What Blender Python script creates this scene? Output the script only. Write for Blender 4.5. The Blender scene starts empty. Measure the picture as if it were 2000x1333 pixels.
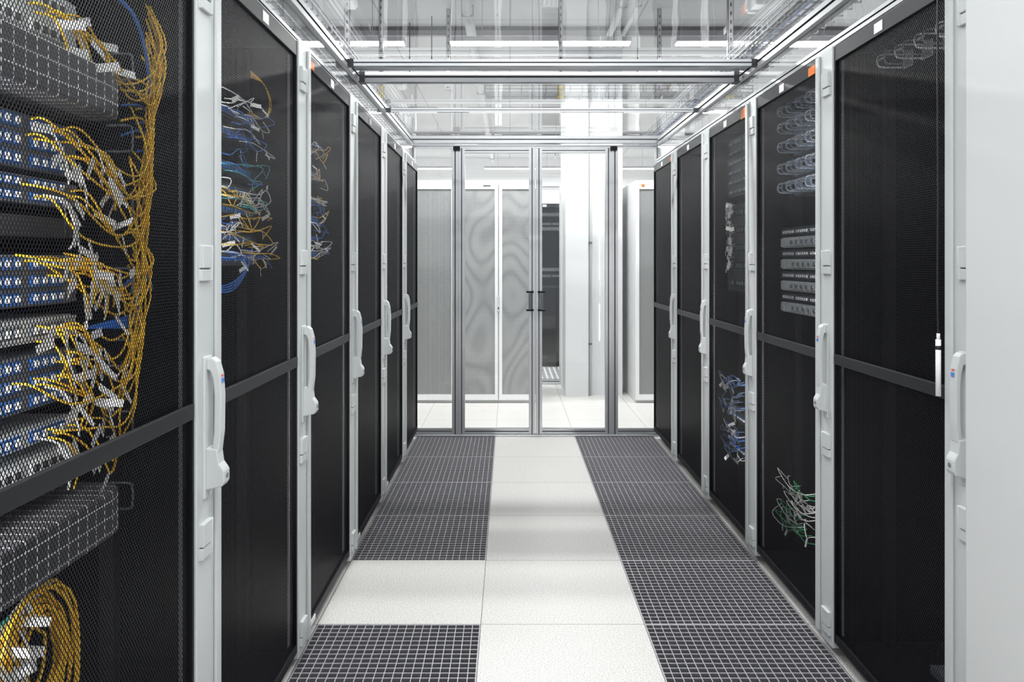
import bpy, math, random
from mathutils import Vector
random.seed(11)
S = bpy.context.scene
COL = S.collection

# ------------------------------------------------------------------ materials
def new_mat(name):
    m = bpy.data.materials.new(name); m.use_nodes = True
    nt = m.node_tree; nt.nodes.clear()
    out = nt.nodes.new('ShaderNodeOutputMaterial')
    return m, nt, out

def pmat(name, col, rough=0.5, metal=0.0, emis=None, estr=0.0, noise=0.0, nscale=40.0, bump=0.0, spec=None):
    m, nt, out = new_mat(name)
    b = nt.nodes.new('ShaderNodeBsdfPrincipled')
    b.inputs['Base Color'].default_value = (*col, 1)
    b.inputs['Roughness'].default_value = rough
    b.inputs['Metallic'].default_value = metal
    if spec is not None: b.inputs['Specular IOR Level'].default_value = spec
    if emis:
        b.inputs['Emission Color'].default_value = (*emis, 1)
        b.inputs['Emission Strength'].default_value = estr
    if noise > 0 or bump > 0:
        tc = nt.nodes.new('ShaderNodeTexCoord')
        n = nt.nodes.new('ShaderNodeTexNoise'); n.inputs['Scale'].default_value = nscale
        n.inputs['Detail'].default_value = 3
        nt.links.new(tc.outputs['Object'], n.inputs['Vector'])
        if noise > 0:
            r = nt.nodes.new('ShaderNodeMix'); r.data_type = 'RGBA'
            r.inputs[6].default_value = (*[c*(1-noise) for c in col], 1)
            r.inputs[7].default_value = (*[min(1, c*(1+noise)) for c in col], 1)
            nt.links.new(n.outputs['Fac'], r.inputs[0])
            nt.links.new(r.outputs[2], b.inputs['Base Color'])
    nt.links.new(b.outputs[0], out.inputs[0])
    return m

def perf_mat(name, col, p, r, axes='YZ', rough=0.45, warp=0.0, sx=1.0):
    """perforated sheet: staggered round holes cut by the material"""
    m, nt, out = new_mat(name)
    N = nt.nodes.new; L = nt.links.new
    tc = N('ShaderNodeTexCoord'); sp = N('ShaderNodeSeparateXYZ')
    src = tc.outputs['Object']
    L(src, sp.inputs[0])
    xo = sp.outputs[axes[0]]
    if warp > 0:
        mp = N('ShaderNodeMapping'); mp.inputs['Scale'].default_value = (1.6, 1, .9); L(src, mp.inputs[0])
        nz = N('ShaderNodeTexNoise'); nz.inputs['Scale'].default_value = 1.7; nz.inputs['Detail'].default_value = 0
        L(mp.outputs[0], nz.inputs['Vector'])
        a1 = N('ShaderNodeMath'); a1.operation = 'MULTIPLY'; L(xo, a1.inputs[0]); a1.inputs[1].default_value = sx
        a2 = N('ShaderNodeMath'); a2.operation = 'MULTIPLY_ADD'; L(nz.outputs['Fac'], a2.inputs[0]); a2.inputs[1].default_value = warp; L(a1.outputs[0], a2.inputs[2])
        xo = a2.outputs[0]
    cb = N('ShaderNodeCombineXYZ'); L(xo, cb.inputs[0]); L(sp.outputs[axes[1]], cb.inputs[1])
    cell = (p, p*1.732, 1)
    def vm(op, a, v=None):
        n = N('ShaderNodeVectorMath'); n.operation = op; L(a, n.inputs[0])
        if v: n.inputs[1].default_value = v
        return n.outputs[0] if op != 'LENGTH' else n.outputs['Value']
    base = vm('DIVIDE', cb.outputs[0], cell)
    def dist(v):
        f = vm('FRACTION', v); s = vm('SUBTRACT', f, (.5, .5, 0)); q = vm('MULTIPLY', s, (p, p*1.732, 0))
        return vm('LENGTH', q)
    d1 = dist(base); d2 = dist(vm('ADD', base, (.5, .5, 0)))
    mn = N('ShaderNodeMath'); mn.operation = 'MINIMUM'; L(d1, mn.inputs[0]); L(d2, mn.inputs[1])
    lt = N('ShaderNodeMath'); lt.operation = 'LESS_THAN'; L(mn.outputs[0], lt.inputs[0]); lt.inputs[1].default_value = r
    b = N('ShaderNodeBsdfPrincipled'); b.inputs['Base Color'].default_value = (*col, 1); b.inputs['Roughness'].default_value = rough
    t = N('ShaderNodeBsdfTransparent'); mx = N('ShaderNodeMixShader')
    L(lt.outputs[0], mx.inputs[0]); L(b.outputs[0], mx.inputs[1]); L(t.outputs[0], mx.inputs[2])
    L(mx.outputs[0], out.inputs[0])
    return m

def clear_mat(name, tint=(.95, .97, .97), base=0.04, top=0.75, rough=0.03, haze=0.0, power=4.0):
    m, nt, out = new_mat(name)
    N = nt.nodes.new; L = nt.links.new
    lw = N('ShaderNodeLayerWeight'); lw.inputs['Blend'].default_value = 0.5
    pw = N('ShaderNodeMath'); pw.operation = 'POWER'; L(lw.outputs['Facing'], pw.inputs[0]); pw.inputs[1].default_value = power
    mr = N('ShaderNodeMath'); mr.operation = 'MULTIPLY_ADD'; L(pw.outputs[0], mr.inputs[0])
    mr.inputs[1].default_value = top-base; mr.inputs[2].default_value = base
    t = N('ShaderNodeBsdfTransparent'); t.inputs[0].default_value = (*tint, 1)
    g = N('ShaderNodeBsdfGlossy'); g.inputs['Roughness'].default_value = rough; g.inputs[0].default_value = (1, 1, 1, 1)
    mx = N('ShaderNodeMixShader'); L(mr.outputs[0], mx.inputs[0]); L(t.outputs[0], mx.inputs[1]); L(g.outputs[0], mx.inputs[2])
    last = mx
    if haze > 0:
        tc = N('ShaderNodeTexCoord'); mp = N('ShaderNodeMapping'); mp.inputs['Scale'].default_value = (5, .5, 1)
        nz = N('ShaderNodeTexNoise'); nz.inputs['Scale'].default_value = 1.6; nz.inputs['Detail'].default_value = 1
        L(tc.outputs['Object'], mp.inputs[0]); L(mp.outputs[0], nz.inputs['Vector'])
        tr = N('ShaderNodeBsdfTranslucent'); tr.inputs[0].default_value = (.9, .92, .92, 1)
        m2 = N('ShaderNodeMixShader'); m2.inputs[0].default_value = haze; L(mx.outputs[0], m2.inputs[1]); L(tr.outputs[0], m2.inputs[2])
        bp = N('ShaderNodeBump'); bp.inputs['Strength'].default_value = 0.12; bp.inputs['Distance'].default_value = 0.01
        L(nz.outputs['Fac'], bp.inputs['Height']); L(bp.outputs[0], g.inputs['Normal'])
        last = m2
    L(last.outputs[0], out.inputs[0])
    return m

def floor_mat():
    m, nt, out = new_mat('floor_tile_mat')
    N = nt.nodes.new; L = nt.links.new
    tc = N('ShaderNodeTexCoord'); sp = N('ShaderNodeSeparateXYZ'); L(tc.outputs['Object'], sp.inputs[0])
    def math_(op, a, v=None, v2=None):
        n = N('ShaderNodeMath'); n.operation = op
        if hasattr(a, 'node'): L(a, n.inputs[0])
        if v is not None:
            if hasattr(v, 'node'): L(v, n.inputs[1])
            else: n.inputs[1].default_value = v
        if v2 is not None: n.inputs[2].default_value = v2
        return n.outputs[0]
    def line(o, off):
        a = math_('SUBTRACT', o, off); a = math_('DIVIDE', a, 0.6); a = math_('ADD', a, 0.5)
        a = math_('FRACT', a); a = math_('SUBTRACT', a, 0.5); a = math_('ABSOLUTE', a)
        return math_('LESS_THAN', a, 0.0024)
    ln = math_('MAXIMUM', line(sp.outputs['X'], -.105), line(sp.outputs['Y'], .413))
    nz = N('ShaderNodeTexNoise'); nz.inputs['Scale'].default_value = 220; nz.inputs['Detail'].default_value = 5
    nz.inputs['Roughness'].default_value = .7
    L(tc.outputs['Object'], nz.inputs['Vector'])
    cr = N('ShaderNodeValToRGB'); cr.color_ramp.elements[0].position = .37; cr.color_ramp.elements[1].position = .53
    cr.color_ramp.elements[0].color = (.40, .385, .36, 1); cr.color_ramp.elements[1].color = (.86, .845, .82, 1)
    L(nz.outputs['Fac'], cr.inputs[0])
    mx = N('ShaderNodeMix'); mx.data_type = 'RGBA'; L(ln, mx.inputs[0]); L(cr.outputs[0], mx.inputs[6]); mx.inputs[7].default_value = (.14, .14, .14, 1)
    b = N('ShaderNodeBsdfPrincipled'); b.inputs['Roughness'].default_value = .38
    L(mx.outputs[2], b.inputs['Base Color']); L(b.outputs[0], out.inputs[0])
    return m

def grid_mat(name, base, linec, step, w, axes, rough=.5):
    m, nt, out = new_mat(name)
    N = nt.nodes.new; L = nt.links.new
    tc = N('ShaderNodeTexCoord'); sp = N('ShaderNodeSeparateXYZ'); L(tc.outputs['Object'], sp.inputs[0])
    res = None
    for a in axes:
        n = N('ShaderNodeMath'); n.operation = 'DIVIDE'; L(sp.outputs[a], n.inputs[0]); n.inputs[1].default_value = step
        f = N('ShaderNodeMath'); f.operation = 'FRACT'; L(n.outputs[0], f.inputs[0])
        l = N('ShaderNodeMath'); l.operation = 'LESS_THAN'; L(f.outputs[0], l.inputs[0]); l.inputs[1].default_value = w
        if res is None: res = l.outputs[0]
        else:
            x = N('ShaderNodeMath'); x.operation = 'MAXIMUM'; L(res, x.inputs[0]); L(l.outputs[0], x.inputs[1]); res = x.outputs[0]
    mx = N('ShaderNodeMix'); mx.data_type = 'RGBA'; L(res, mx.inputs[0]); mx.inputs[6].default_value = (*base, 1); mx.inputs[7].default_value = (*linec, 1)
    b = N('ShaderNodeBsdfPrincipled'); b.inputs['Roughness'].default_value = rough
    L(mx.outputs[2], b.inputs['Base Color']); L(b.outputs[0], out.inputs[0])
    return m

M = {}
M['floor'] = floor_mat()
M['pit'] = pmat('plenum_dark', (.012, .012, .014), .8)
M['wall'] = pmat('wall_white', (.77, .78, .79), .6, noise=.02, nscale=6)
M['ceil'] = grid_mat('ceiling_white', (.58, .59, .60), (.3, .3, .32), 1.2, .012, 'XY')
M['alu'] = pmat('aluminium', (.58, .59, .61), .33, .75, noise=.05, nscale=30)
M['groove'] = pmat('profile_groove', (.09, .093, .10), .5, .3)
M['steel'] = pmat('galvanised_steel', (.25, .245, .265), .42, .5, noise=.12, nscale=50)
M['steelb'] = pmat('bright_galvanised_steel', (.52, .51, .54), .42, .2, noise=.12, nscale=70)  # lighter copy of galvanised_steel, puts light into the grate bar tops
M['wire'] = pmat('zinc_wire', (.22, .23, .25), .4, .5)
M['black'] = pmat('black_powdercoat', (.004, .004, .006), .45, spec=.2)
M['inner'] = pmat('rack_inner', (.002, .002, .003), .8, spec=.03)
M['rail'] = pmat('dark_grey_crossbar', (.018, .019, .022), .42, spec=.28)
M['perf'] = pmat('black_mesh', (.006, .006, .009), .42, spec=.20)
M['perfw'] = perf_mat('perforated_grey', (.56, .57, .57), .0075, .0028, 'XZ')
M['perfw2'] = perf_mat('perforated_grey_back', (.42, .43, .43), .0075, .0028, 'XZ', warp=.055, sx=1.012)
M['pback'] = pmat('cabinet_inner_grey', (.07, .072, .075), .6)
M['white'] = pmat('light_grey_paint', (.56, .58, .585), .38, noise=.01, nscale=12)
M['whiteb'] = pmat('white_paint', (.64, .65, .655), .4, noise=.01, nscale=8)
M['tag'] = pmat('white_label', (.92, .92, .92), .5)
M['orange'] = pmat('orange_label', (.9, .2, .02), .5)
M['teal'] = pmat('teal_label', (.02, .6, .5), .5)
M['yell'] = pmat('yellow_tag', (.95, .72, .02), .5)
M['bluel'] = pmat('blue_label', (.08, .22, .6), .5)
M['red'] = pmat('red_label', (.7, .12, .12), .5)
M['cy'] = pmat('yellow_jacket', (1.0, .60, .02), .4)
M['cb'] = pmat('blue_jacket', (.02, .15, .60), .4)
M['ct'] = pmat('teal_jacket', (.03, .45, .50), .4)
M['cw'] = pmat('white_jacket', (.78, .78, .78), .4)
M['cp'] = pmat('pale_blue_jacket', (.13, .19, .32), .4)
M['cg'] = pmat('green_jacket', (.03, .34, .12), .4)
M['ck'] = pmat('black_jacket', (.01, .01, .01), .4)
M['dev'] = pmat('silver_device', (.58, .61, .63), .5, 0, noise=.15, nscale=60)
M['bdev'] = pmat('bluish_steel', (.34, .42, .54), .4, 0, noise=.15, nscale=60)
M['devw'] = pmat('pale_device', (.76, .78, .79), .5, noise=.1, nscale=80)
M['devd'] = pmat('dark_device', (.03, .032, .038), .4)
M['devg'] = pmat('mid_grey_device', (.15, .17, .20), .45)
M['bport'] = pmat('blue_port', (.02, .12, .42), .4)
M['wport'] = pmat('white_port', (.9, .92, .92), .4)
M['tray'] = grid_mat('gridded_tray', (.08, .08, .09), (.85, .85, .85), .028, .09, 'YZ')
M['ptile'] = grid_mat('perforated_tile', (.06, .06, .065), (.6, .6, .6), .06, .35, 'XY')
M['glass'] = clear_mat('clear_glass', (.95, .97, .97), .05, .8, .01, 0.0, 4)
M['poly'] = clear_mat('clear_polycarbonate', (.94, .96, .96), .05, .66, .012, .012, 2.0)
M['lens'] = pmat('lamp_lens', (.9, .9, .9), .5, emis=(1, 1, 1), estr=9.0)

# ------------------------------------------------------------------ mesh helpers
class MB:
    def __init__(s): s.v = []; s.f = []; s.mi = []; s.mats = []; s.smooth = []
    def _m(s, m):
        if m not in s.mats: s.mats.append(m)
        return s.mats.index(m)
    def box(s, x0, x1, y0, y1, z0, z1, m):
        if x0 > x1: x0, x1 = x1, x0
        if y0 > y1: y0, y1 = y1, y0
        if z0 > z1: z0, z1 = z1, z0
        i = len(s.v); k = s._m(m)
        s.v += [(x0, y0, z0), (x1, y0, z0), (x1, y1, z0), (x0, y1, z0), (x0, y0, z1), (x1, y0, z1), (x1, y1, z1), (x0, y1, z1)]
        for q in [(0, 3, 2, 1), (4, 5, 6, 7), (0, 1, 5, 4), (1, 2, 6, 5), (2, 3, 7, 6), (3, 0, 4, 7)]:
            s.f.append(tuple(i+a for a in q)); s.mi.append(k); s.smooth.append(False)
    def quad(s, pts, m):
        i = len(s.v); s.v += [tuple(p) for p in pts]; s.f.append(tuple(range(i, i+len(pts)))); s.mi.append(s._m(m)); s.smooth.append(False)
    def prism(s, poly, a0, a1, axis, m, smooth=False, alt=None, altm=None):
        def P(p, a):
            if axis == 'x': return (a, p[0], p[1])
            if axis == 'y': return (p[0], a, p[1])
            return (p[0], p[1], a)
        i = len(s.v); n = len(poly); k = s._m(m)
        ka = s._m(altm) if altm else k
        s.v += [P(p, a0) for p in poly] + [P(p, a1) for p in poly]
        for j in range(n):
            s.f.append((i+j, i+(j+1) % n, i+n+(j+1) % n, i+n+j)); s.mi.append(ka if alt and j in alt else k); s.smooth.append(smooth)
        s.f.append(tuple(range(i+n-1, i-1, -1))); s.mi.append(k); s.smooth.append(False)
        s.f.append(tuple(range(i+n, i+2*n))); s.mi.append(k); s.smooth.append(False)
    def alu(s, c, w, h, a0, a1, axis, m):
        hw, hh = w/2, h/2; g = min(w, h)*.10; d = min(w, h)*.18
        P = [(-hw, -hh), (-g, -hh), (-g, -hh+d), (g, -hh+d), (g, -hh), (hw, -hh), (hw, -g), (hw-d, -g), (hw-d, g), (hw, g), (hw, hh),
             (g, hh), (g, hh-d), (-g, hh-d), (-g, hh), (-hw, hh), (-hw, g), (-hw+d, g), (-hw+d, -g), (-hw, -g)]
        s.prism([(c[0]+p[0], c[1]+p[1]) for p in P], a0, a1, axis, m, alt={1, 2, 3, 6, 7, 8, 11, 12, 13, 16, 17, 18}, altm='groove')
    def cyl(s, p0, p1, r, m, n=10):
        s.tube([p0, p1], r, m, n, False)
    def tube(s, pts, r, m, n=6, smooth=True):
        pts = [Vector(p) for p in pts]
        if smooth and len(pts) > 2:
            o = []
            for j in range(len(pts)-1):
                a = pts[max(j-1, 0)]; b = pts[j]; c = pts[j+1]; d = pts[min(j+2, len(pts)-1)]
                for t in (0, .2, .4, .6, .8):
                    o.append(.5*((2*b)+(-a+c)*t+(2*a-5*b+4*c-d)*t*t+(-a+3*b-3*c+d)*t**3))
            o.append(pts[-1]); pts = o
        k = s._m(m); base = len(s.v); up = Vector((.13, .21, .97))
        for j, p in enumerate(pts):
            d = (pts[min(j+1, len(pts)-1)]-pts[max(j-1, 0)]); d = d.normalized() if d.length > 1e-9 else Vector((0, 0, 1))
            u = d.cross(up)
            if u.length < 1e-3: u = d.cross(Vector((1, 0, 0)))
            u.normalize(); w = d.cross(u).normalized()
            for q in range(n):
                a = 2*math.pi*q/n; s.v.append(tuple(p+u*math.cos(a)*r+w*math.sin(a)*r))
        for j in range(len(pts)-1):
            for q in range(n):
                A = base+j*n+q; B = base+j*n+(q+1) % n
                s.f.append((A, B, B+n, A+n)); s.mi.append(k); s.smooth.append(True)
        s.f.append(tuple(base+q for q in range(n))); s.mi.append(k); s.smooth.append(False)
        e = base+(len(pts)-1)*n
        s.f.append(tuple(e+q for q in reversed(range(n)))); s.mi.append(k); s.smooth.append(False)
    def mesh(s, name):
        me = bpy.data.meshes.new(name); me.from_pydata(s.v, [], s.f)
        for m in s.mats: me.materials.append(M[m])
        for p, k, sm in zip(me.polygons, s.mi, s.smooth): p.material_index = k; p.use_smooth = sm
        import bmesh
        b = bmesh.new(); b.from_mesh(me)
        bmesh.ops.recalc_face_normals(b, faces=b.faces)
        b.to_mesh(me); b.free()
        me.update(); return me
    def obj(s, name, loc=(0, 0, 0), parent=None, bevel=0, label=None, cat=None, kind=None, group=None):
        o = bpy.data.objects.new(name, s.mesh(name)); o.location = loc; COL.objects.link(o)
        if parent: o.parent = parent
        if bevel:
            b = o.modifiers.new('bevel', 'BEVEL'); b.width = bevel; b.segments = 2; b.limit_method = 'ANGLE'; b.angle_limit = .6
        tagit(o, label, cat, kind, group)
        return o

def tagit(o, label=None, cat=None, kind=None, group=None):
    if label: o['label'] = label
    if cat: o['category'] = cat
    if kind: o['kind'] = kind
    if group: o['group'] = group

def empty(name, loc, label, cat, group=None, kind=None):
    o = bpy.data.objects.new(name, None); o.location = loc; o.empty_display_size = .1; COL.objects.link(o)
    tagit(o, label, cat, kind, group); return o

def copy_tree(o, loc=None, parent=None):
    c = o.copy(); COL.objects.link(c)
    if parent: c.parent = parent
    if loc is not None: c.location = loc
    for ch in list(o.children): copy_tree(ch, None, c)
    return c

# ------------------------------------------------------------------ setting
b = MB()
def fr(x0, x1, y0, y1): b.quad([(x0, y0, 0), (x1, y0, 0), (x1, y1, 0), (x0, y1, 0)], 'floor')
YS = [1.613+.6*k for k in range(8)]
fr(-4, -.705, -2, 5.813); fr(-.105, .495, -2, 5.813); fr(1.095, 5, -2, 5.813)
fr(-.705, -.105, 2.813, 3.413); fr(-.705, -.105, -2, 1.613); fr(.495, 1.095, -2, 1.613); fr(-4, 5, 5.813, 17)
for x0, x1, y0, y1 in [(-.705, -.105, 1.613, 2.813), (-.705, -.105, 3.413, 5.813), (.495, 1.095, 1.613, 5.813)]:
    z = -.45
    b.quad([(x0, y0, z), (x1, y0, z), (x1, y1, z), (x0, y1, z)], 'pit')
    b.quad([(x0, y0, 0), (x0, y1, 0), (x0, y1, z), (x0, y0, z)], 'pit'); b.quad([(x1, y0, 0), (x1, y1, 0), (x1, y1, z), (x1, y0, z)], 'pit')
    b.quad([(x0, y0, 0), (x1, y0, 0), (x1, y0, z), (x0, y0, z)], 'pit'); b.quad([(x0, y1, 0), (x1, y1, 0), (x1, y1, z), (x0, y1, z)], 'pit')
b.obj('floor', kind='structure', label='white speckled raised floor with tile joints', cat='floor')

CZ = 3.6
b = MB(); b.box(-4.1, 5.1, -2, 17.1, CZ, CZ+.1, 'ceil'); b.obj('ceiling', kind='structure', label='white panel ceiling', cat='ceiling')
b = MB(); b.box(-4.1, -4, -2, 17, 0, CZ, 'wall'); b.obj('wall_left', kind='structure', label='plain white wall', cat='wall')
b = MB(); b.box(5, 5.1, -2, 17, 0, CZ, 'wall'); b.obj('wall_right', kind='structure', label='plain white wall', cat='wall')
b = MB(); b.box(-4, 5, 17, 17.1, 0, CZ, 'wall'); b.obj('wall_back', kind='structure', label='plain white wall', cat='wall')

# ------------------------------------------------------------------ floor grates
def grate_mesh():
    b = MB(); n = 20; t = .0026
    for (x0, x1, y0, y1) in ((.001, .005, .001, .599), (.595, .599, .001, .599), (.005, .595, .001, .005), (.005, .595, .595, .599)):
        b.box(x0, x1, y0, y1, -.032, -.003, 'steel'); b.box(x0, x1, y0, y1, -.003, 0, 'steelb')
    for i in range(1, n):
        x = .6*i/n; b.box(x-t/2, x+t/2, .005, .595, -.030, -.003, 'steel'); b.box(x-t/2, x+t/2, .005, .595, -.003, -.0003, 'steelb')  # bar tops painted paler than their sides, as if catching the light
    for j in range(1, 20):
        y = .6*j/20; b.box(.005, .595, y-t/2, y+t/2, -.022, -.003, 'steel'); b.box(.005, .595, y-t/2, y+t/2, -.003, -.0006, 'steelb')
    return b
g0 = None
lab = 'galvanised steel grating tile set flush in the raised floor'
pos = [(-.705, y) for k, y in enumerate(YS[:-1]) if k != 2] + [(.495, y) for y in YS[:-1]]
bd = MB()
for j in range(6): bd.box(.01, .59, .03+j*.098, .03+j*.098+.04, -.10, -.095, 'devg')
for j in range(12): bd.box(.02+j*.05, .03+j*.05, .01, .59, -.115, -.101, 'steel')
for (x, y) in pos:
    if g0 is None:
        g0 = grate_mesh().obj('floor_grate', (x, y, 0), label=lab, cat='floor grate', group='floor grates along the aisle')
        d0 = bd.obj('damper', parent=g0)
    else:
        c = g0.copy(); c.location = (x, y, 0); COL.objects.link(c)
        if abs(y-4.013) > .01 and abs(y-5.213) > .01:
            d = d0.copy(); d.parent = c; COL.objects.link(d)

# ------------------------------------------------------------------ black server racks
def diamond(b, X, u0, u1, v0, v1, pitch, width, m, ang=58):
    """woven strips crossing diagonally, clipped to the rectangle (u=y, v=z)"""
    for sgn, xx in ((1, -.0082), (-1, -.0090)):
        th = math.radians(ang)*sgn; d = (math.cos(th), math.sin(th)); n = (-math.sin(th), math.cos(th))
        cs = [u*n[0]+v*n[1] for u in (u0, u1) for v in (v0, v1)]
        c = min(cs)+pitch/2
        while c < max(cs):
            t0, t1 = -1e9, 1e9
            for (o, dd, lo, hi) in ((n[0]*c, d[0], u0, u1), (n[1]*c, d[1], v0, v1)):
                a, e = (lo-o)/dd, (hi-o)/dd
                if a > e: a, e = e, a
                t0 = max(t0, a); t1 = min(t1, e)
            if t1 > t0+.004:
                w = width/2; P = []
                for t, s in ((t0, -w), (t1, -w), (t1, w), (t0, w)):
                    P.append((X(xx), n[0]*(c+s)+d[0]*t, n[1]*(c+s)+d[1]*t))
                b.quad(P, m)
            c += pitch

def build_rack(W, sx, name='server_rack'):
    root = empty(name, (0, 0, 0), 'black server rack with perforated door and pale grey posts', 'server rack', 'server racks lining the aisle')
    b = MB(); D = 1.1
    X = lambda v: sx*v
    b.box(X(-D), X(-.03), .012, .03, .06, 2.04, 'inner'); b.box(X(-D), X(-.03), W-.03, W-.012, .06, 2.04, 'inner')
    b.box(X(-D), X(-D+.02), .03, W-.03, .06, 2.04, 'inner'); b.box(X(-D), X(-.03), .012, W-.012, 2.02, 2.045, 'black')
    b.box(X(-D), X(-.03), .012, W-.012, .06, .075, 'black')
    b.box(X(-.4), X(-.2), W*.55, W*.72, .076, .10, 'devg')
    b.box(X(-D+.02), X(-.06), .03, W-.03, 0.0, .06, 'black')
    for yy in (.045, W-.075): b.box(X(-.17), X(-.14), yy, yy+.03, .08, 2.0, 'black')
    b.obj('body', parent=root)
    b = MB()
    b.box(X(-.04), X(.004), .002, .128, .035, 2.055, 'white')
    b.box(X(.004), X(.012), .096, .127, .05, 2.045, 'white')
    b.obj('front_post', parent=root, bevel=.003, label='pale grey front post')
    y0, y1, z0, z1 = .134, W-.002, .06, 2.05
    b = MB()
    b.box(X(-.022), 0, y0, y0+.010, z0, z1, 'black'); b.box(X(-.022), 0, y1-.010, y1, z0, z1, 'black')
    b.box(X(-.022), 0, y0+.010, y1-.010, z1-.05, z1, 'rail'); b.box(X(-.022), 0, y0+.010, y1-.010, z0, z0+.03, 'black')
    door = b.obj('door', parent=root, bevel=.0015, label='black perforated steel door')
    b = MB(); diamond(b, X, y0+.008, y1-.008, z0+.025, z1-.045, .0068, .0022, 'perf')
    b.obj('perforated_panel', parent=door)
    b = MB(); b.box(X(-.007), X(.003), y0+.005, y1-.005, .990, 1.024, 'rail'); b.obj('crossbar', parent=door, bevel=.002)
    b = MB(); b.box(X(.0005), X(.0015), y0+.33, y0+.38, z1-.042, z1-.012, 'tag'); b.obj('name_plate', parent=door, label='small white name plate')
    hb = MB(); yc = .055; k = 1.08 if sx > 0 else .85
    H_ = lambda v: sx*v*k
    def arc(prof, ya, yb, m): hb.prism([(H_(p[0]), p[1]) for p in prof], ya, yb, 'y', m)
    hb.box(H_(.002), H_(.009), yc-.022, yc+.022, .80, 1.12, 'white')
    arc([(.008, 1.116), (.020, 1.118), (.030, 1.108), (.037, 1.08), (.040, 1.03), (.039, .95), (.034, .905), (.020, .905), (.024, .95), (.025, 1.03), (.022, 1.07), (.016, 1.088), (.008, 1.09)], yc-.014, yc+.014, 'white')
    arc([(.008, .915), (.032, .912), (.036, .880), (.044, .868), (.047, .862), (.047, .838), (.042, .828), (.008, .820)], yc-.018, yc+.018, 'white')
    hb.obj('door_handle', parent=door, bevel=.003, label='pale grey swing lever handle')
    b = MB(); b.box(H_(.034), H_(.0396), yc-.006, yc+.006, 1.06, 1.07, 'bluel'); b.box(H_(.030), H_(.0376), yc-.006, yc+.006, 1.073, 1.078, 'red')
    b.obj('handle_sticker', parent=door)
    b = MB(); b.cyl((H_(.046), yc, .850), (H_(.0485), yc, .850), .006, 'devg', 12); b.obj('lock', parent=door, label='dark key lock')
    hm = None
    for zc in (1.935, 1.33, .71, .11):
        if hm is None:
            b = MB(); b.box(0, X(.012), .014, .066, -.040, -.014, 'white'); b.box(0, X(.014), .016, .064, -.011, .040, 'white')
            b.cyl((X(.009), .066, -.040), (X(.009), .066, .040), .007, 'white', 10)
            hm = b.obj('hinge', (0, 0, zc), parent=door, bevel=.002)
        else:
            c = hm.copy(); c.location = (0, 0, zc); c.parent = door; COL.objects.link(c)
    return root

XL, XR = -.69, 1.085
WL, WR = .815, .80
LY = [.865+WL*k for k in range(6)]
RY = [1.765+WR*k for k in range(5)]
rl = build_rack(WL, 1); rl.location = (XL, LY[0], 0)
Lr = [rl]
for y in LY[1:]: Lr.append(copy_tree(rl, (XL, y, 0)))
rr = build_rack(WR, -1); rr.location = (XR, RY[0], 0)
Rr = [rr]
for y in RY[1:]: Rr.append(copy_tree(rr, (XR, y, 0)))
for k in range(2):
    c = copy_tree(rr, (.93+.8*k, 9.6, 0)); c.rotation_euler = (0, 0, math.pi/2); c['group'] = 'server racks in the next aisle'

def sticker(rack, W, sx, y, z, w, h, m):
    door = [c for c in rack.children if c.name.startswith('door')][0]
    b = MB(); b.box(sx*.0005, sx*.0035, y, y+w, z, z+h, m); b.obj('coloured_tag', parent=door, label=M[m].name.replace('_', ' '))
sticker(Lr[2], WL, 1, .15, 2.002, .05, .025, 'orange')
sticker(Rr[0+1], WR, -1, .15, 2.0, .06, .03, 'orange'); sticker(Rr[2], WR, -1, .15, 1.995, .07, .045, 'orange')
sticker(Rr[4], WR, -1, .15, 2.005, .05, .025, 'orange')
for k in (1, 2, 3, 4): sticker(Lr[k], WL, 1, .16, .067, .06, .018, 'tag')

# slim light bars added inside six racks to brighten the gear behind the mesh
def added_bar_lamp(rack, sx, e):
    b = MB(); b.box(sx*-.075, sx*-.05, .136, .146, .3, 1.95, 'devd'); b.box(sx*-.070, sx*-.055, .146, .149, .31, 1.94, 'lens')
    b.obj('added_light_bar', parent=rack, label='slim light bar added to brighten the rack')
    l = bpy.data.lights.new('added_rack_light', 'AREA'); l.shape = 'RECTANGLE'; l.size = .02; l.size_y = 1.6; l.energy = e; l.color = (1, .99, .97)
    lo = bpy.data.objects.new('added_rack_light', l); COL.objects.link(lo)
    lo.location = (rack.location[0]-sx*.062, rack.location[1]+.152, 1.12)
    d = Vector((-sx*.35, 1, 0)).normalized(); lo.rotation_euler = d.to_track_quat('-Z', 'Y').to_euler()
    q = lo.rotation_euler.to_matrix()
    if abs((q @ Vector((0, 1, 0))).z) < .5: l.size, l.size_y = 1.6, .02
for rk, sx, e in ((Lr[0], 1, 5.6), (Lr[1], 1, 4.0), (Lr[2], 1, 2.8), (Rr[0], -1, 1.6), (Rr[1], -1, 5), (Rr[2], -1, 5)): added_bar_lamp(rk, sx, e)

# ------------------------------------------------------------------ end panel + hanging sensor
b = MB(); b.box(1.03, 1.6, .75, 1.74, 0, 2.2, 'whiteb')
b.obj('end_panel', bevel=.012, label='smooth white upright panel closing the rack row', cat='panel')
b = MB(); b.tube([(1.062, 1.90, 2.2), (1.061, 1.90, 1.8), (1.063, 1.901, 1.5), (1.061, 1.90, 1.27), (1.063, 1.9, 1.15)], .0022, 'ck')
sn = empty('hanging_sensor', (0, 0, 0), 'slim white sensor probe hanging on a black cord', 'sensor')
b.obj('cord', parent=sn)
b = MB(); b.cyl((1.063, 1.9, 1.14), (1.063, 1.9, 1.0), .0062, 'tag', 14); b.cyl((1.063, 1.9, 1.125), (1.063, 1.9, 1.115), .0068, 'ck', 14)
b.cyl((1.063, 1.9, 1.155), (1.063, 1.9, 1.14), .004, 'tag', 14)
b.obj('probe', parent=sn)

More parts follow.
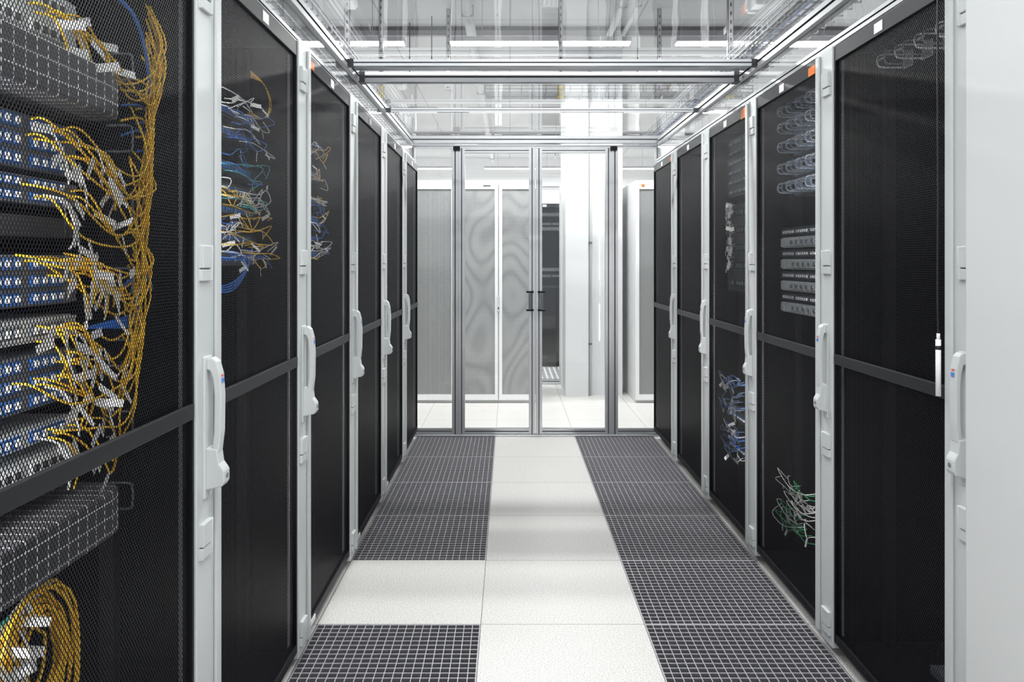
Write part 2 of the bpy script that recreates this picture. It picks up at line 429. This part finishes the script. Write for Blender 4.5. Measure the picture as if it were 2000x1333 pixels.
# ------------------------------------------------------------------ aisle containment roof
rf = empty('aisle_roof', (0, 0, 2.2), 'clear polycarbonate aisle roof in an aluminium frame', 'roof')
def part(b, name, parent, **k):
    o = b.obj(name, parent=parent, **k); o.location = tuple(-Vector(parent.location)); return o
for xx in (-.757, 1.145):
    b = MB(); b.alu((xx, 2.235), .05, .05, .4, 5.79, 'y', 'alu'); part(b, 'side_beam', rf)
for xx in (-.735, 1.125):
    b = MB(); b.alu((xx, 2.085), .03, .03, .4, 5.79, 'y', 'alu'); part(b, 'lower_rail', rf)
for xx in (-.745, 1.133):
    b = MB(); b.quad([(xx, .4, 2.1), (xx, 5.79, 2.1), (xx, 5.79, 2.212), (xx, .4, 2.212)], 'poly'); part(b, 'side_baffle', rf)
for yy, w in ((3.48, .03), (3.76, .048), (4.57, .022)):
    b = MB(); b.alu((yy, 2.232), w, w, -.73, 1.12, 'x', 'alu')
    b2 = MB()
    for xx in (-.735, 1.095): b2.box(xx, xx+.03, yy-w*.55, yy+w*.55, 2.232-w*.55, 2.232+w*.55, 'devd')
    bm_ = part(b, 'cross_beam', rf); e = part(b2, 'end_cap', bm_); e.location = (0, 0, 0)
for (a, c) in ((.4, 3.47), (3.78, 5.79)):
    b = MB(); b.quad([(-.74, a, 2.258), (1.125, a, 2.258), (1.125, c, 2.258), (-.74, c, 2.258)], 'poly'); part(b, 'roof_pane', rf)
b = MB(); b.box(-.74, 1.125, 3.55, 3.69, 2.25, 2.256, 'alu'); part(b, 'shadow_strip', rf)  # opaque strip added between the beams to cast the dark floor band

# ------------------------------------------------------------------ aisle end frame with double glass door
YE = 5.84
ef = empty('aisle_end_frame', (0, 0, 0), 'aluminium profile frame with glass side lights', 'door frame')
b = MB(); b.alu((YE, 2.255), .05, .055, -.78, 1.17, 'x', 'alu'); part(b, 'header', ef)
b = MB(); b.alu((YE, 2.205), .03, .022, -.74, 1.13, 'x', 'alu'); part(b, 'door_head', ef)
b = MB(); b.box(-.74, 1.13, YE-.035, YE+.035, 0.0, .014, 'alu'); part(b, 'threshold', ef, bevel=.003)
for xx in (-.412, .800):
    b = MB(); b.alu((xx, YE), .048, .05, .014, 2.194, 'z', 'alu'); part(b, 'post', ef)
for xx in (-.735, 1.125):
    b = MB(); b.alu((xx, YE), .03, .03, .014, 2.194, 'z', 'alu'); part(b, 'outer_post', ef)
for x0, x1 in ((-.72, -.435), (.823, 1.11)):
    b = MB(); b.alu((YE, .037), .03, .04, x0, x1, 'x', 'alu'); part(b, 'bottom_rail', ef)
    b = MB(); b.quad([(x0, YE, .05), (x1, YE, .05), (x1, YE, 2.194), (x0, YE, 2.194)], 'glass'); part(b, 'side_light', ef)
def gdoor(x0, x1, name, hx):
    root = empty(name, (0, 0, 0), 'aluminium framed clear glass swing door', 'door', kind='structure')
    b = MB()
    b.alu((x0+.024, YE), .048, .042, .018, 2.19, 'z', 'alu'); b.alu((x1-.024, YE), .048, .042, .018, 2.19, 'z', 'alu')
    b.alu((YE, .038), .04, .04, x0+.048, x1-.048, 'x', 'alu'); b.alu((YE, 2.172), .04, .035, x0+.048, x1-.048, 'x', 'alu')
    b.obj('door_leaf', parent=root)
    b = MB(); b.quad([(x0+.047, YE, .057), (x1-.047, YE, .057), (x1-.047, YE, 2.155), (x0+.047, YE, 2.155)], 'glass'); b.obj('glass_pane', parent=root)
    b = MB()
    for z in (.960, 1.098): b.box(hx-.028, hx+.028, YE-.066, YE-.021, z-.006, z+.006, 'black')
    b.box(hx-.011, hx+.011, YE-.066, YE-.056, .966, 1.092, 'devg')
    b.obj('pull_handle', parent=root, label='pull handle with black brackets')
    return root
gdoor(-.387, .196, 'door_1', .155); gdoor(.200, .776, 'door_2', .243)
for xx in (-.40, .79):
    b = MB(); b.box(xx-.025, xx+.025, YE-.05, YE-.022, 2.17, 2.2, 'black'); part(b, 'hinge', ef)

# ------------------------------------------------------------------ white cabinets beyond the doors
def white_cab(x0, W, tag, wave=False):
    root = empty('white_cabinet', (x0, 7.17, 0), 'white cabinet with twin grey perforated doors', 'server cabinet', 'white cabinets beyond the glass doors')
    D = 1.0; H = 2.09
    b = MB(); b.box(0, W, .03, D, 0.0, H, 'whiteb'); b.obj('body', parent=root, bevel=.004)
    h = W/2
    for k in range(2):
        a = k*h+.004; c = (k+1)*h-.004
        b = MB(); b.box(a, a+.03, 0, .025, .03, H-.02, 'tag'); b.box(c-.03, c, 0, .025, .03, H-.02, 'tag')
        b.box(a+.03, c-.03, 0, .025, .03, .08, 'tag'); b.box(a+.03, c-.03, 0, .025, H-.085, H-.02, 'tag')
        d = b.obj('door', parent=root)
        b = MB(); b.quad([(a+.028, .008, .07), (c-.028, .008, .07), (c-.028, .008, H-.08), (a+.028, .008, H-.08)], 'perfw')
        if wave: b.quad([(a+.028, .014, .07), (c-.028, .014, .07), (c-.028, .014, H-.08), (a+.028, .014, H-.08)], 'perfw2')
        b.quad([(a+.028, .024, .07), (c-.028, .024, .07), (c-.028, .024, H-.08), (a+.028, .024, H-.08)], 'black' if wave else 'pback'); b.obj('perforated_panel', parent=d)
    b = MB(); b.box(h-.012, h+.012, -.02, 0, .86, 1.0, 'whiteb'); b.box(h-.006, h+.006, -.023, -.02, .88, .9, 'devd'); b.obj('door_handle', parent=root, bevel=.003)
    b = MB(); b.box(.055, .085, -.002, 0, H-.065, H-.04, tag); b.obj('coloured_tag', parent=root)
    b = MB(); b.box(W*.32, W*.32+.07, -.002, 0, H-.06, H-.05, 'devd'); b.obj('name_strip', parent=root)
    return root
for x, t in ((-2.915, 'orange'), (-2.11, 'orange'), (-1.305, 'teal'), (-.50, 'orange')): white_cab(x, .795, t, x == -.50)
for x, t in ((1.18, 'orange'), (1.985, 'teal'), (2.79, 'orange')): white_cab(x, .795, t)
b = MB(); b.box(.55, .775, 7.52, 8.2, 0, CZ, 'wall'); b.obj('trim_1', kind='structure', label='white square building column', cat='column')
b = MB(); b.box(.775, 1.12, 7.60, 8.2, 0, CZ, 'wall'); b.obj('trim_2', kind='structure', label='white wall pier beside the column', cat='column')
b = MB(); b.cyl((.800, 7.58, 0), (.800, 7.58, CZ), .011, 'whiteb', 12)
for z in (.5, 1.5, 2.5): b.box(.785, .815, 7.565, 7.6, z, z+.02, 'wire')
b.obj('wall_pipe', label='thin white vertical pipe clamped to the pier', cat='pipe')
pf = empty('passage_frame', (0, 0, 0), 'aluminium frame around a clear glass passage door', 'door frame')
b = MB()
for xx in (.33, .56): b.alu((xx, 8.3), .04, .04, 0, 2.15, 'z', 'alu')
b.alu((8.3, 2.13), .04, .04, .35, .54, 'x', 'alu'); b.alu((8.3, .03), .04, .04, .35, .54, 'x', 'alu'); b.obj('frame', parent=pf)
b = MB(); b.quad([(.35, 8.3, .05), (.54, 8.3, .05), (.54, 8.3, 2.11), (.35, 8.3, 2.11)], 'glass'); b.obj('glass_pane', parent=pf)
for k in range(2):
    b = MB(); y = 8.38+.6*k; b.box(.1, .69, y, y+.59, 0.0, .004, 'ptile')
    b.obj('perforated_tile', label='perforated grey floor tile', cat='floor tile', group='perforated tiles of the next aisle')

# ------------------------------------------------------------------ lamps
lampm = None
def lamp(x, y):
    global lampm
    if lampm is None:
        r = empty('ceiling_lamp', (x, y, 3.2), 'long white fluorescent batten lamp hung from the ceiling', 'lamp', 'fluorescent ceiling lamps')
        b = MB(); b.box(-.78, .78, -.06, .06, .01, .05, 'steelb'); b.obj('housing', parent=r, bevel=.004)
        b = MB(); b.prism([(-.05, .009), (-.055, .002), (-.045, -.004), (.045, -.004), (.055, .002), (.05, .009)], -.77, .77, 'x', 'lens'); b.obj('lamp_tube', parent=r)
        b = MB(); b.cyl((-.5, 0, .05), (-.5, 0, .4), .003, 'steelb', 6); b.cyl((.5, 0, .05), (.5, 0, .4), .003, 'steelb', 6); b.obj('hanger', parent=r)
        lampm = r
    else: r = copy_tree(lampm, (x, y, 3.2))
    l = bpy.data.lights.new('tube_light', 'AREA'); l.shape = 'RECTANGLE'; l.size = 1.5; l.size_y = .11; l.energy = 56; l.color = (1, .995, .985)
    lo = bpy.data.objects.new('tube_light', l); lo.location = (x, y, 3.19); COL.objects.link(lo)
for y in (.6, 3.62, 6.6, 9.6, 12.6, 15.6):
    for x in (-1.68, .265, 2.21):
        lamp(x, y)

# ------------------------------------------------------------------ overhead cable trays and hangers
def basket(length, width, name, loc, axis, label):
    b = MB(); r = .003; h = .055; n = int(length/.1)
    def w(p0, p1):
        if axis == 'x': p0, p1 = (p0[1], p0[0], p0[2]), (p1[1], p1[0], p1[2])
        x = sorted((p0[0], p1[0])); y = sorted((p0[1], p1[1])); z = sorted((p0[2], p1[2]))
        b.box(x[0]-r, x[1]+r, y[0]-r, y[1]+r, z[0]-r, z[1]+r, 'wire')
    for i in range(int(width/.05)+1): w((i*.05, 0, 0), (i*.05, length, 0))
    for x in (0, width):
        for z in (h/2, h): w((x, 0, z), (x, length, z))
    for j in range(n+1):
        y = j*length/n; w((0, y, 0), (width, y, 0)); w((0, y, 0), (0, y, h)); w((width, y, 0), (width, y, h))
    return b.obj(name, loc, label=label, cat='cable tray')
lt = 'zinc wire basket cable tray hung above the racks'
basket(6.0, .3, 'cable_tray', (-1.25, 2.2, 2.55), 'y', lt); basket(6.0, .3, 'cable_tray', (1.35, 2.2, 2.55), 'y', lt)
basket(6.0, .2, 'cable_tray', (1.75, 2.2, 2.85), 'y', lt); basket(6.0, .2, 'cable_tray', (-1.6, 2.2, 2.85), 'y', lt)
basket(2.2, .3, 'cable_tray', (-.2, 6.3, 2.72), 'x', lt)
def strut(x, y, z0, tag=False):
    r = empty('ceiling_strut', (x, y, z0), 'perforated steel hanger strut with clamp', 'hanger strut', 'ceiling hanger struts')
    b = MB(); b.box(-.018, .018, -.008, -.005, 0, CZ-z0, 'steelb'); b.box(-.018, -.015, -.008, .015, 0, CZ-z0, 'steel'); b.box(.015, .018, -.008, .015, 0, CZ-z0, 'steel')
    n = int((CZ-z0)/.06)
    for i in range(n): b.box(-.005, .005, -.0095, -.008, .02+i*.06, .045+i*.06, 'devd')
    b.obj('channel', parent=r)
    b = MB(); b.box(-.03, .03, -.02, .02, -.03, .03, 'steel'); b.cyl((0, -.03, 0), (0, .03, 0), .008, 'wire', 8); b.obj('clamp', parent=r)
    if tag:
        b = MB(); b.box(-.028, .028, -.022, -.020, -.07, -.01, 'yell'); b.box(-.02, .02, -.024, -.022, -.03, .03, 'yell'); b.obj('tag', parent=r, label='yellow tag')
for x, y, z, t in ((.43, 6.45, 2.77, True), (-1.08, 6.45, 2.77, True), (1.85, 6.45, 2.77, True), (-.55, 6.9, 2.9, False), (1.35, 6.9, 2.9, False),
                   (-1.1, 3.4, 2.56, False), (-1.1, 5.2, 2.56, False), (1.5, 3.4, 2.56, False), (1.5, 5.2, 2.56, False), (1.85, 4.3, 2.86, False), (-1.5, 4.3, 2.86, False)):
    strut(x, y, z, t)
for k, yy in enumerate((7.4, 13.6)):
    b = MB(); b.box(-3.5, 4.5, yy, yy+.05, CZ-.09, CZ-.04, 'steel'); b.box(-3.5, 4.5, yy+.015, yy+.035, CZ-.04, CZ, 'devd')
    b.obj('ceiling_rail', label='steel channel rail under the ceiling', cat='rail', group='ceiling rails')
for x, y, z in ((-.95, 7.3, 3.05), (-.72, 7.1, 3.2), (1.22, 7.3, 3.1)):
    b = MB(); b.cyl((x, y, z), (x, y, CZ), .005, 'ck', 8); b.box(x-.02, x+.02, y-.015, y+.015, z-.03, z, 'devd')
    b.obj('threaded_rod', label='dark threaded hanger rod with end nut', cat='hanger rod', group='threaded hanger rods')
for (x, z, r, y0, y1) in ((-.35, 3.42, .045, 2.5, 16), (.95, 3.48, .03, 2.5, 16), (1.08, 3.48, .02, 2.5, 16), (-2.3, 3.0, .06, 2.5, 16)):
    b = MB(); b.cyl((x, y0, z), (x, y1, z), r, 'whiteb', 16)
    for j in range(5):
        yy = y0+.9+j*3; b.box(x-r-.006, x+r+.006, yy, yy+.02, z-r-.006, z+r+.006, 'steelb'); b.box(x-.003, x+.003, yy+.005, yy+.012, z+r, CZ, 'steelb')
    b.obj('ceiling_pipe', label='white service pipe clipped under the ceiling', cat='pipe', group='ceiling service pipes')
for k in range(9):
    b = MB(); x = 1.38+.028*k; b.tube([(x, 2.3, 2.562), (x+random.uniform(-.01, .01), 4, 2.566), (x, 6, 2.562), (x, 8.1, 2.562)], .006, random.choice(['ck', 'cw', 'cb', 'ck']))
    b.obj('tray_cable', label='cable laid in the wire tray', cat='cable', group='cables in the overhead trays')
    b = MB(); x = -1.22+.028*k; b.tube([(x, 2.3, 2.562), (x+random.uniform(-.01, .01), 4, 2.566), (x, 6, 2.562), (x, 8.1, 2.562)], .006, random.choice(['ck', 'cw', 'cw', 'ck']))
    b.obj('tray_cable', label='cable laid in the wire tray', cat='cable', group='cables in the overhead trays')

# ------------------------------------------------------------------ rack equipment
def unit(name, x, sx, y0, y1, z0, z1, m, label, cat, rows=0, pm=('bport', 'wport'), depth=.35, step=.021):
    r = empty(name, (x, (y0+y1)/2, z0), label, cat)
    w = y1-y0; h = z1-z0
    b = MB(); b.box(-sx*depth, 0, -w/2, w/2, 0, h, m); b.box(0, sx*.003, -w/2-.02, -w/2+.02, .003, h-.003, m); b.box(0, sx*.003, w/2-.02, w/2+.012, .003, h-.003, m)
    b.obj('body', parent=r)
    for q in range(rows):
        b = MB(); zc = h*(q+.5)/rows; n = int((w-.05)/step); ph = min(.018*step/.021, h/rows*.66)
        b.box(0, sx*.002, -w/2+.025, -w/2+.03+n*step+.004, zc-ph/2-.001, zc+ph/2+.001, m)
        for i in range(n):
            if i % 7 == 6: continue
            y = -w/2+.03+i*step
            b.box(0, sx*.006, y, y+step*.86, zc-ph/2, zc+ph/2, pm[0]); b.box(sx*.006, sx*.010, y+step*.25, y+step*.62, zc-ph*.28, zc+ph*.28, pm[1])
        b.obj('port_row', parent=r)
    return r
E = [(1.70, 1.80, 'dev', 2, ('wport', 'devd'), 'network_switch', 'silver network switch with white port rows', 'switch'),
     (1.485, 1.575, 'devg', 3, ('bport', 'wport'), 'distribution_frame', 'patch unit with rows of blue ports', 'patch unit'),
     (1.43, 1.475, 'devg', 2, ('bport', 'wport'), 'distribution_frame', 'patch unit with rows of blue ports', 'patch unit'),
     (1.375, 1.41, 'devd', 0, None, 'blank_unit', 'plain black blanking unit in the rack', 'blanking unit'),
     (1.26, 1.345, 'devg', 3, ('bport', 'wport'), 'distribution_frame', 'patch unit with rows of blue ports', 'patch unit'),
     (1.20, 1.24, 'dev', 1, ('devg', 'wport'), 'network_switch', 'pale switch unit with dark ports', 'switch'),
     (1.09, 1.18, 'devg', 3, ('bport', 'wport'), 'distribution_frame', 'patch unit with rows of blue ports', 'patch unit'),
     (1.03, 1.06, 'dev', 1, ('bport', 'wport'), 'network_switch', 'pale switch unit with blue ports', 'switch'),
     (.94, 1.01, 'dev', 2, ('wport', 'devd'), 'network_switch', 'silver network switch with white port rows', 'switch')]
for z0, z1, m, rows, pm, nm, lb, ct in E:
    unit(nm, -.79, 1, 1.06, 1.38, z0, z1, m, lb, ct, rows, pm or ('devd', 'devd'), step=.024)
for z in (1.60, .83):
    b = MB(); P = [(-.95, 1.04), (-.725, 1.04), (-.725, 1.40), (-.732, 1.435), (-.75, 1.455), (-.775, 1.46), (-.95, 1.46)]
    b.prism(P, z, z+.085, 'z', 'tray'); b.obj('cable_manager', bevel=.006, label='grey cable manager box with a white grid', cat='cable manager')
for k in range(7):
    z = .85+.14*k
    b = MB(); b.tube([(-.79, 1.50, z), (-.745, 1.50, z), (-.738, 1.50, z+.01), (-.738, 1.50, z+.04), (-.745, 1.50, z+.05), (-.79, 1.50, z+.05)], .0022, 'devg')
    b.obj('cable_bracket', label='small metal cable guide bracket', cat='cable bracket', group='cable guide brackets')

def by(z): return 1.48+(z-1.04)/(1.8-1.04)*.13+.014*math.sin(z*11)
R_ = random.uniform
def flag(b, p, sz=.045, w=.014):
    d = Vector((R_(-.3, .5), R_(-1, 1), R_(-1.4, .3))).normalized(); e = d.cross(Vector((1, .2, .1))).normalized()
    p = Vector(p)
    b.quad([p, p+d*sz, p+d*sz+e*w, p+e*w], 'tag')
def cable(pts, r, m, flags, label, group, fsz=.045, fw=.014):
    b = MB(); b.tube(pts, r, m)
    o = b.obj('patch_cable', label=label, cat='cable', group=group)
    if flags:
        for p in flags:
            f = MB(); flag(f, p, fsz, fw); f.obj('cable_label', parent=o, label='white wrap label')
    return o
zs = [1.75, 1.56, 1.53, 1.45, 1.34, 1.32, 1.22, 1.17, 1.14, 1.05]
for i in range(36):
    z = zs[i % len(zs)]+R_(-.012, .012); y = R_(1.20, 1.38)
    zj = z-.05+R_(-.035, .035); ox = -.735+R_(-.02, .012); jb = random.gauss(0, .011)
    sag = R_(.0, .09)
    yb = by(zj)+jb
    P = [(-.78, y, z), (-.752, y+.004, z-.004), (ox, y+(yb-y)*R_(.15, .45), z-sag*R_(.5, 1)+R_(-.01, .01)), (ox, y+(yb-y)*R_(.6, .85), zj-sag*R_(.1, .9)), (ox+.004, yb, zj+.02)]
    zt = min(zj+random.choice([.08, .12, .3, .6, .8]), 1.80)
    zz = zj+.08
    while zz < zt:
        P.append((-.735+R_(-.012, .012), by(zz)+jb*.8+R_(-.008, .008), zz)); zz += .085
    P.append((-.77, by(zt)+jb+.01, max(zt, zz)))
    cable(P, .0020, 'cy', [Vector(P[2])+Vector((.006, R_(-.01, .01), 0)) for _ in range(1)]+([P[3]] if random.random() < .3 else []),
          'thin yellow fibre patch cable with white wrap label', 'yellow patch cables', .044, .015)
for i in range(30):
    z = random.choice(zs)+R_(-.02, .01); y = R_(1.24, 1.42)
    P = [(-.78, min(y, 1.37), z), (-.75, y+.005, z-.01), (-.738, y+.02, z-.05), (-.74, y+R_(-.02, .04), z-.09)]
    cable(P, .0020, random.choice(['cw', 'cy', 'cy', 'cy']), [P[2], P[1]], 'short patch lead with white wrap labels', 'short patch leads', .046, .015)
for i in range(18):
    R = .050+.0048*i; c = (-.745+R_(-.01, .01), 1.205+R_(-.01, .01), .715-.003*i+R_(-.008, .008))
    P = [(c[0], c[1]+R*math.sin(a*math.pi/7)*.9+R_(-.007, .007), c[2]+R*1.2*math.cos(a*math.pi/7)+R_(-.008, .008)) for a in range(15)]
    cable(P, .0025, 'cy', [P[random.randint(9, 13)], P[random.randint(10, 13)]], 'coiled yellow fibre cable with labels', 'coiled yellow cables', .05, .016)
for i in range(8):
    z = .815-.004*i; P = [(-.78, 1.05, z), (-.755, 1.12, z-.01-R_(0, .02)), (-.755, 1.20, z+R_(-.01, .01)), (-.77, 1.28+R_(-.05, .04), z)]
    cable(P, .0022, random.choice(['cg', 'cg', 'cw', 'ct']), [P[2]] if random.random() < .7 else None, 'green network cable below the cable manager', 'green network cables', .04, .014)
for i in range(8):
    z = 1.70-.03*i if i < 5 else 1.28; P = [(-.76, 1.50, z), (-.75, 1.56, z+.005*i), (-.76, 1.63, z-.005), (-.80, 1.64, z-.01)]
    cable(P, .0025, random.choice(['cb', 'ct', 'cb', 'cy']), None, 'coloured network cable crossing the rack', 'coloured network cables')
cable([(-.78, 1.45, 1.86), (-.75, 1.52, 1.83), (-.745, 1.57, 1.76), (-.75, 1.60, 1.66), (-.77, 1.63, 1.6)], .004, 'cb', None, 'thick blue cable loop in the rack', 'coloured network cables')
for i in range(4):
    cable([(-.80, 1.64, 1.25-.006*i), (-.76, 1.57, 1.235-.006*i), (-.75, 1.5, 1.225-.006*i), (-.79, 1.44, 1.21)], .003, 'cb', None, 'blue network cable in the rack', 'coloured network cables')

def cluster(n, x, sx, y0, y1, z0, z1, cols, fl, label, group, r=.0018, fsz=.028, fw=.010):
    for i in range(n):
        z = R_(z0, z1); ya = R_(y0, y0+(y1-y0)*.6); yb = R_(ya+.06, min(ya+.32, y1))
        o = x+sx*R_(.012, .05)
        P = [(x, ya, z), (o, ya+.01, z-.005), (o+.004*sx, (ya+yb)/2, z-R_(-.02, .04)), (o, yb-.01, z-R_(-.03, .04)), (x, yb, z-R_(-.03, .04))]
        cable(P, r, random.choice(cols), [P[2]] if random.random() < fl else None, label, group, fsz, fw)
for z in (1.76, 1.70, 1.60, 1.54, 1.48, 1.40, 1.34):
    unit('network_switch', -.80, 1, 1.90, 2.40, z-.018, z+.018, random.choice(['devd', 'devg', 'devd']), 'slim rack switch with port row', 'switch', 1, ('devg', 'bport'))
for zc, n, cols in ((1.77, 8, ['cb', 'cw', 'cy', 'cw']), (1.70, 5, ['cb', 'cw']), (1.61, 5, ['ct', 'cb']), (1.51, 14, ['cy', 'cw', 'ct', 'cw']), (1.44, 12, ['cw', 'ct', 'cy', 'cb']), (1.37, 12, ['cb', 'cy', 'cw'])):
    cluster(n, -.775, 1, 1.92, 2.46, zc-.03, zc+.025, cols, .8, 'coloured patch cable in the switch rack', 'coloured patch cables', .0016, .034, .012)
for i in range(4):
    cable([(-.78, 2.22, 1.36-.004*i), (-.74, 2.18, 1.33), (-.74, 2.10, 1.29-.006*i), (-.75, 2.02, 1.27-.006*i), (-.79, 1.94, 1.27)], .0018, 'cb', None, 'sagging blue cable in the rack', 'coloured patch cables')
for i in range(4):
    cable([(-.77, 2.28, 1.90-.006*i), (-.745, 2.33, 1.87), (-.745, 2.38+.008*i, 1.82), (-.75, 2.34, 1.77), (-.77, 2.26, 1.76+.006*i)], .0010, 'cy', None, 'yellow fibre cable slack loop', 'coloured patch cables')
for z in (1.78, 1.68, 1.58, 1.50, 1.42, 1.36):
    unit('network_switch', -.80, 1, 2.72, 3.20, z-.018, z+.018, 'devd', 'slim dark rack switch with port row', 'switch', 1, ('devg', 'bport'))
    cluster(5, -.775, 1, 2.76, 3.24, z-.03, z+.02, ['cb', 'cw', 'cy', 'cw'], .8, 'coloured patch cable in the switch rack', 'coloured patch cables', .0016)

def guides(x, ys, z, m, group='wire cable guides'):
    for y in ys:
        b = MB()
        b.tube([(x, y, z), (x-.07, y, z), (x-.085, y, z-.012), (x-.085, y, z-.03), (x-.07, y, z-.04), (x, y, z-.04)], .003, 'devg')
        b.tube([(x, y+.045, z), (x-.07, y+.045, z), (x-.085, y+.045, z-.012), (x-.085, y+.045, z-.03), (x-.07, y+.045, z-.04), (x, y+.045, z-.04)], .003, m)
        b.box(x-.004, x, y-.005, y+.05, z-.045, z+.005, m); b.tube([(x-.085, y, z-.02), (x-.085, y+.045, z-.02)], .003, m, 6, False)
        b.obj('cable_guide', label='bent wire cable guide ring', cat='cable guide', group=group)
for z in (1.98, 1.91, 1.83, 1.74, 1.66):
    guides(1.215, [2.78+.1*k for k in range(5)], z, 'bdev')
    unit('distribution_frame', 1.218, -1, 2.80, 3.26, z-.05, z-.01, 'devg', 'slate blue patch unit behind wire guides', 'patch unit', 1, ('cp', 'devd'), .3, .04)
guides(1.235, [2.02+.11*k for k in range(4)], 1.98, 'dev')
for k in range(4):
    z = 1.12+.09*k
    unit('blade_server', 1.165, -1, 2.80+.02*(k % 2), 3.27, z, z+.042, 'dev', 'pale grey rack server unit with drive bays', 'server', 1, ('dev', 'devg'), .35, .055)
    unit('blade_server', 1.165, -1, 2.80, 3.27, z+.046, z+.082, 'devd', 'black server unit with port row', 'server', 1, ('devg', 'dev'))
cluster(26, 1.18, -1, 2.85, 3.34, .26, .44, ['cw', 'cg', 'cg', 'cw'], .6, 'white and green cables near the rack base', 'rack base cables', .0020, .035, .012)
for i in range(4):
    cable([(1.2, 2.80+.01*i, 1.5), (1.16, 2.79, 1.2), (1.165, 2.80, .9), (1.16, 2.79, .6), (1.19, 2.83, .4)], .0012, 'cy', None, 'thin yellow vertical cable', 'yellow patch cables')
unit('blade_chassis', 1.15, -1, 3.60, 4.02, 1.66, 1.96, 'devd', 'dark blade chassis with small lights', 'server', 6, ('devg', 'bdev'))
unit('blade_chassis', 1.15, -1, 3.60, 4.02, 1.18, 1.62, 'devd', 'dark blade chassis in the rack', 'server', 5, ('rail', 'devg'), .35, .04)
for i in range(34):
    z = R_(1.3, 1.64); y = 3.93+R_(-.05, .05)
    cable([(1.145, y, z), (1.125, y+.01, z-.01), (1.125, y+.02, z-.03)], .0012, 'cw', [(1.122, y, z)], 'short white lead with wrap labels', 'white labelled leads', .022, .022)
cluster(20, 1.15, -1, 3.68, 4.08, .58, .74, ['cp', 'cp', 'cb', 'cw'], .8, 'blue patch cable with white label', 'blue patch cables', .0022, .035, .018)
cluster(16, 1.15, -1, 3.68, 4.08, .36, .50, ['cp', 'cp', 'cb', 'cw'], .8, 'blue patch cable with white label', 'blue patch cables', .0022, .035, .018)
for z in (.52, .36): unit('distribution_frame', 1.16, -1, 3.58, 4.03, z, z+.05, 'devd', 'black patch unit with blue ports', 'patch unit', 1, ('bport', 'wport'))
for (xx, sx, ys, n) in ((-.83, 1, LY[3], 6), (-.83, 1, LY[4], 5), (-.83, 1, LY[5], 5), (1.225, -1, RY[3], 5), (1.225, -1, RY[4], 5)):
    z = .2
    for k in range(n):
        unit('server', xx, sx, ys+.2, ys+.68, z, z+.085, 'devd', 'dark rack mounted server', 'server', 1, ('rail', 'devg'))
        z += random.choice([.09, .18, .3])
for z, m in ((1.9, 'dev'), (1.78, 'devg'), (1.72, 'dev'), (1.2, 'dev'), (1.12, 'devg')):   # gear in the rack of the next aisle
    r = unit('network_switch', 0, -1, -.2, .2, 0, .04, m, 'rack switch in the next aisle', 'switch', 1, ('wport', 'bport'), .3)
    r.location = (.5, 9.73, z); r.rotation_euler = (0, 0, math.pi/2)

# ------------------------------------------------------------------ world, camera
w = bpy.data.worlds.new('room_light'); S.world = w; w.use_nodes = True
w.node_tree.nodes['Background'].inputs[0].default_value = (.90, .95, 1, 1); w.node_tree.nodes['Background'].inputs[1].default_value = .7
cam = bpy.data.cameras.new('camera'); co = bpy.data.objects.new('camera', cam); COL.objects.link(co)
co.location = (0, 0, 1.336); co.rotation_euler = (math.pi/2, 0, 0)
cam.sensor_width = 36; cam.lens = 26.95; cam.shift_x = .0025; cam.shift_y = -.0787; cam.clip_start = .05
S.camera = co
S.view_settings.view_transform = 'Standard'
S.view_settings.look = 'None'
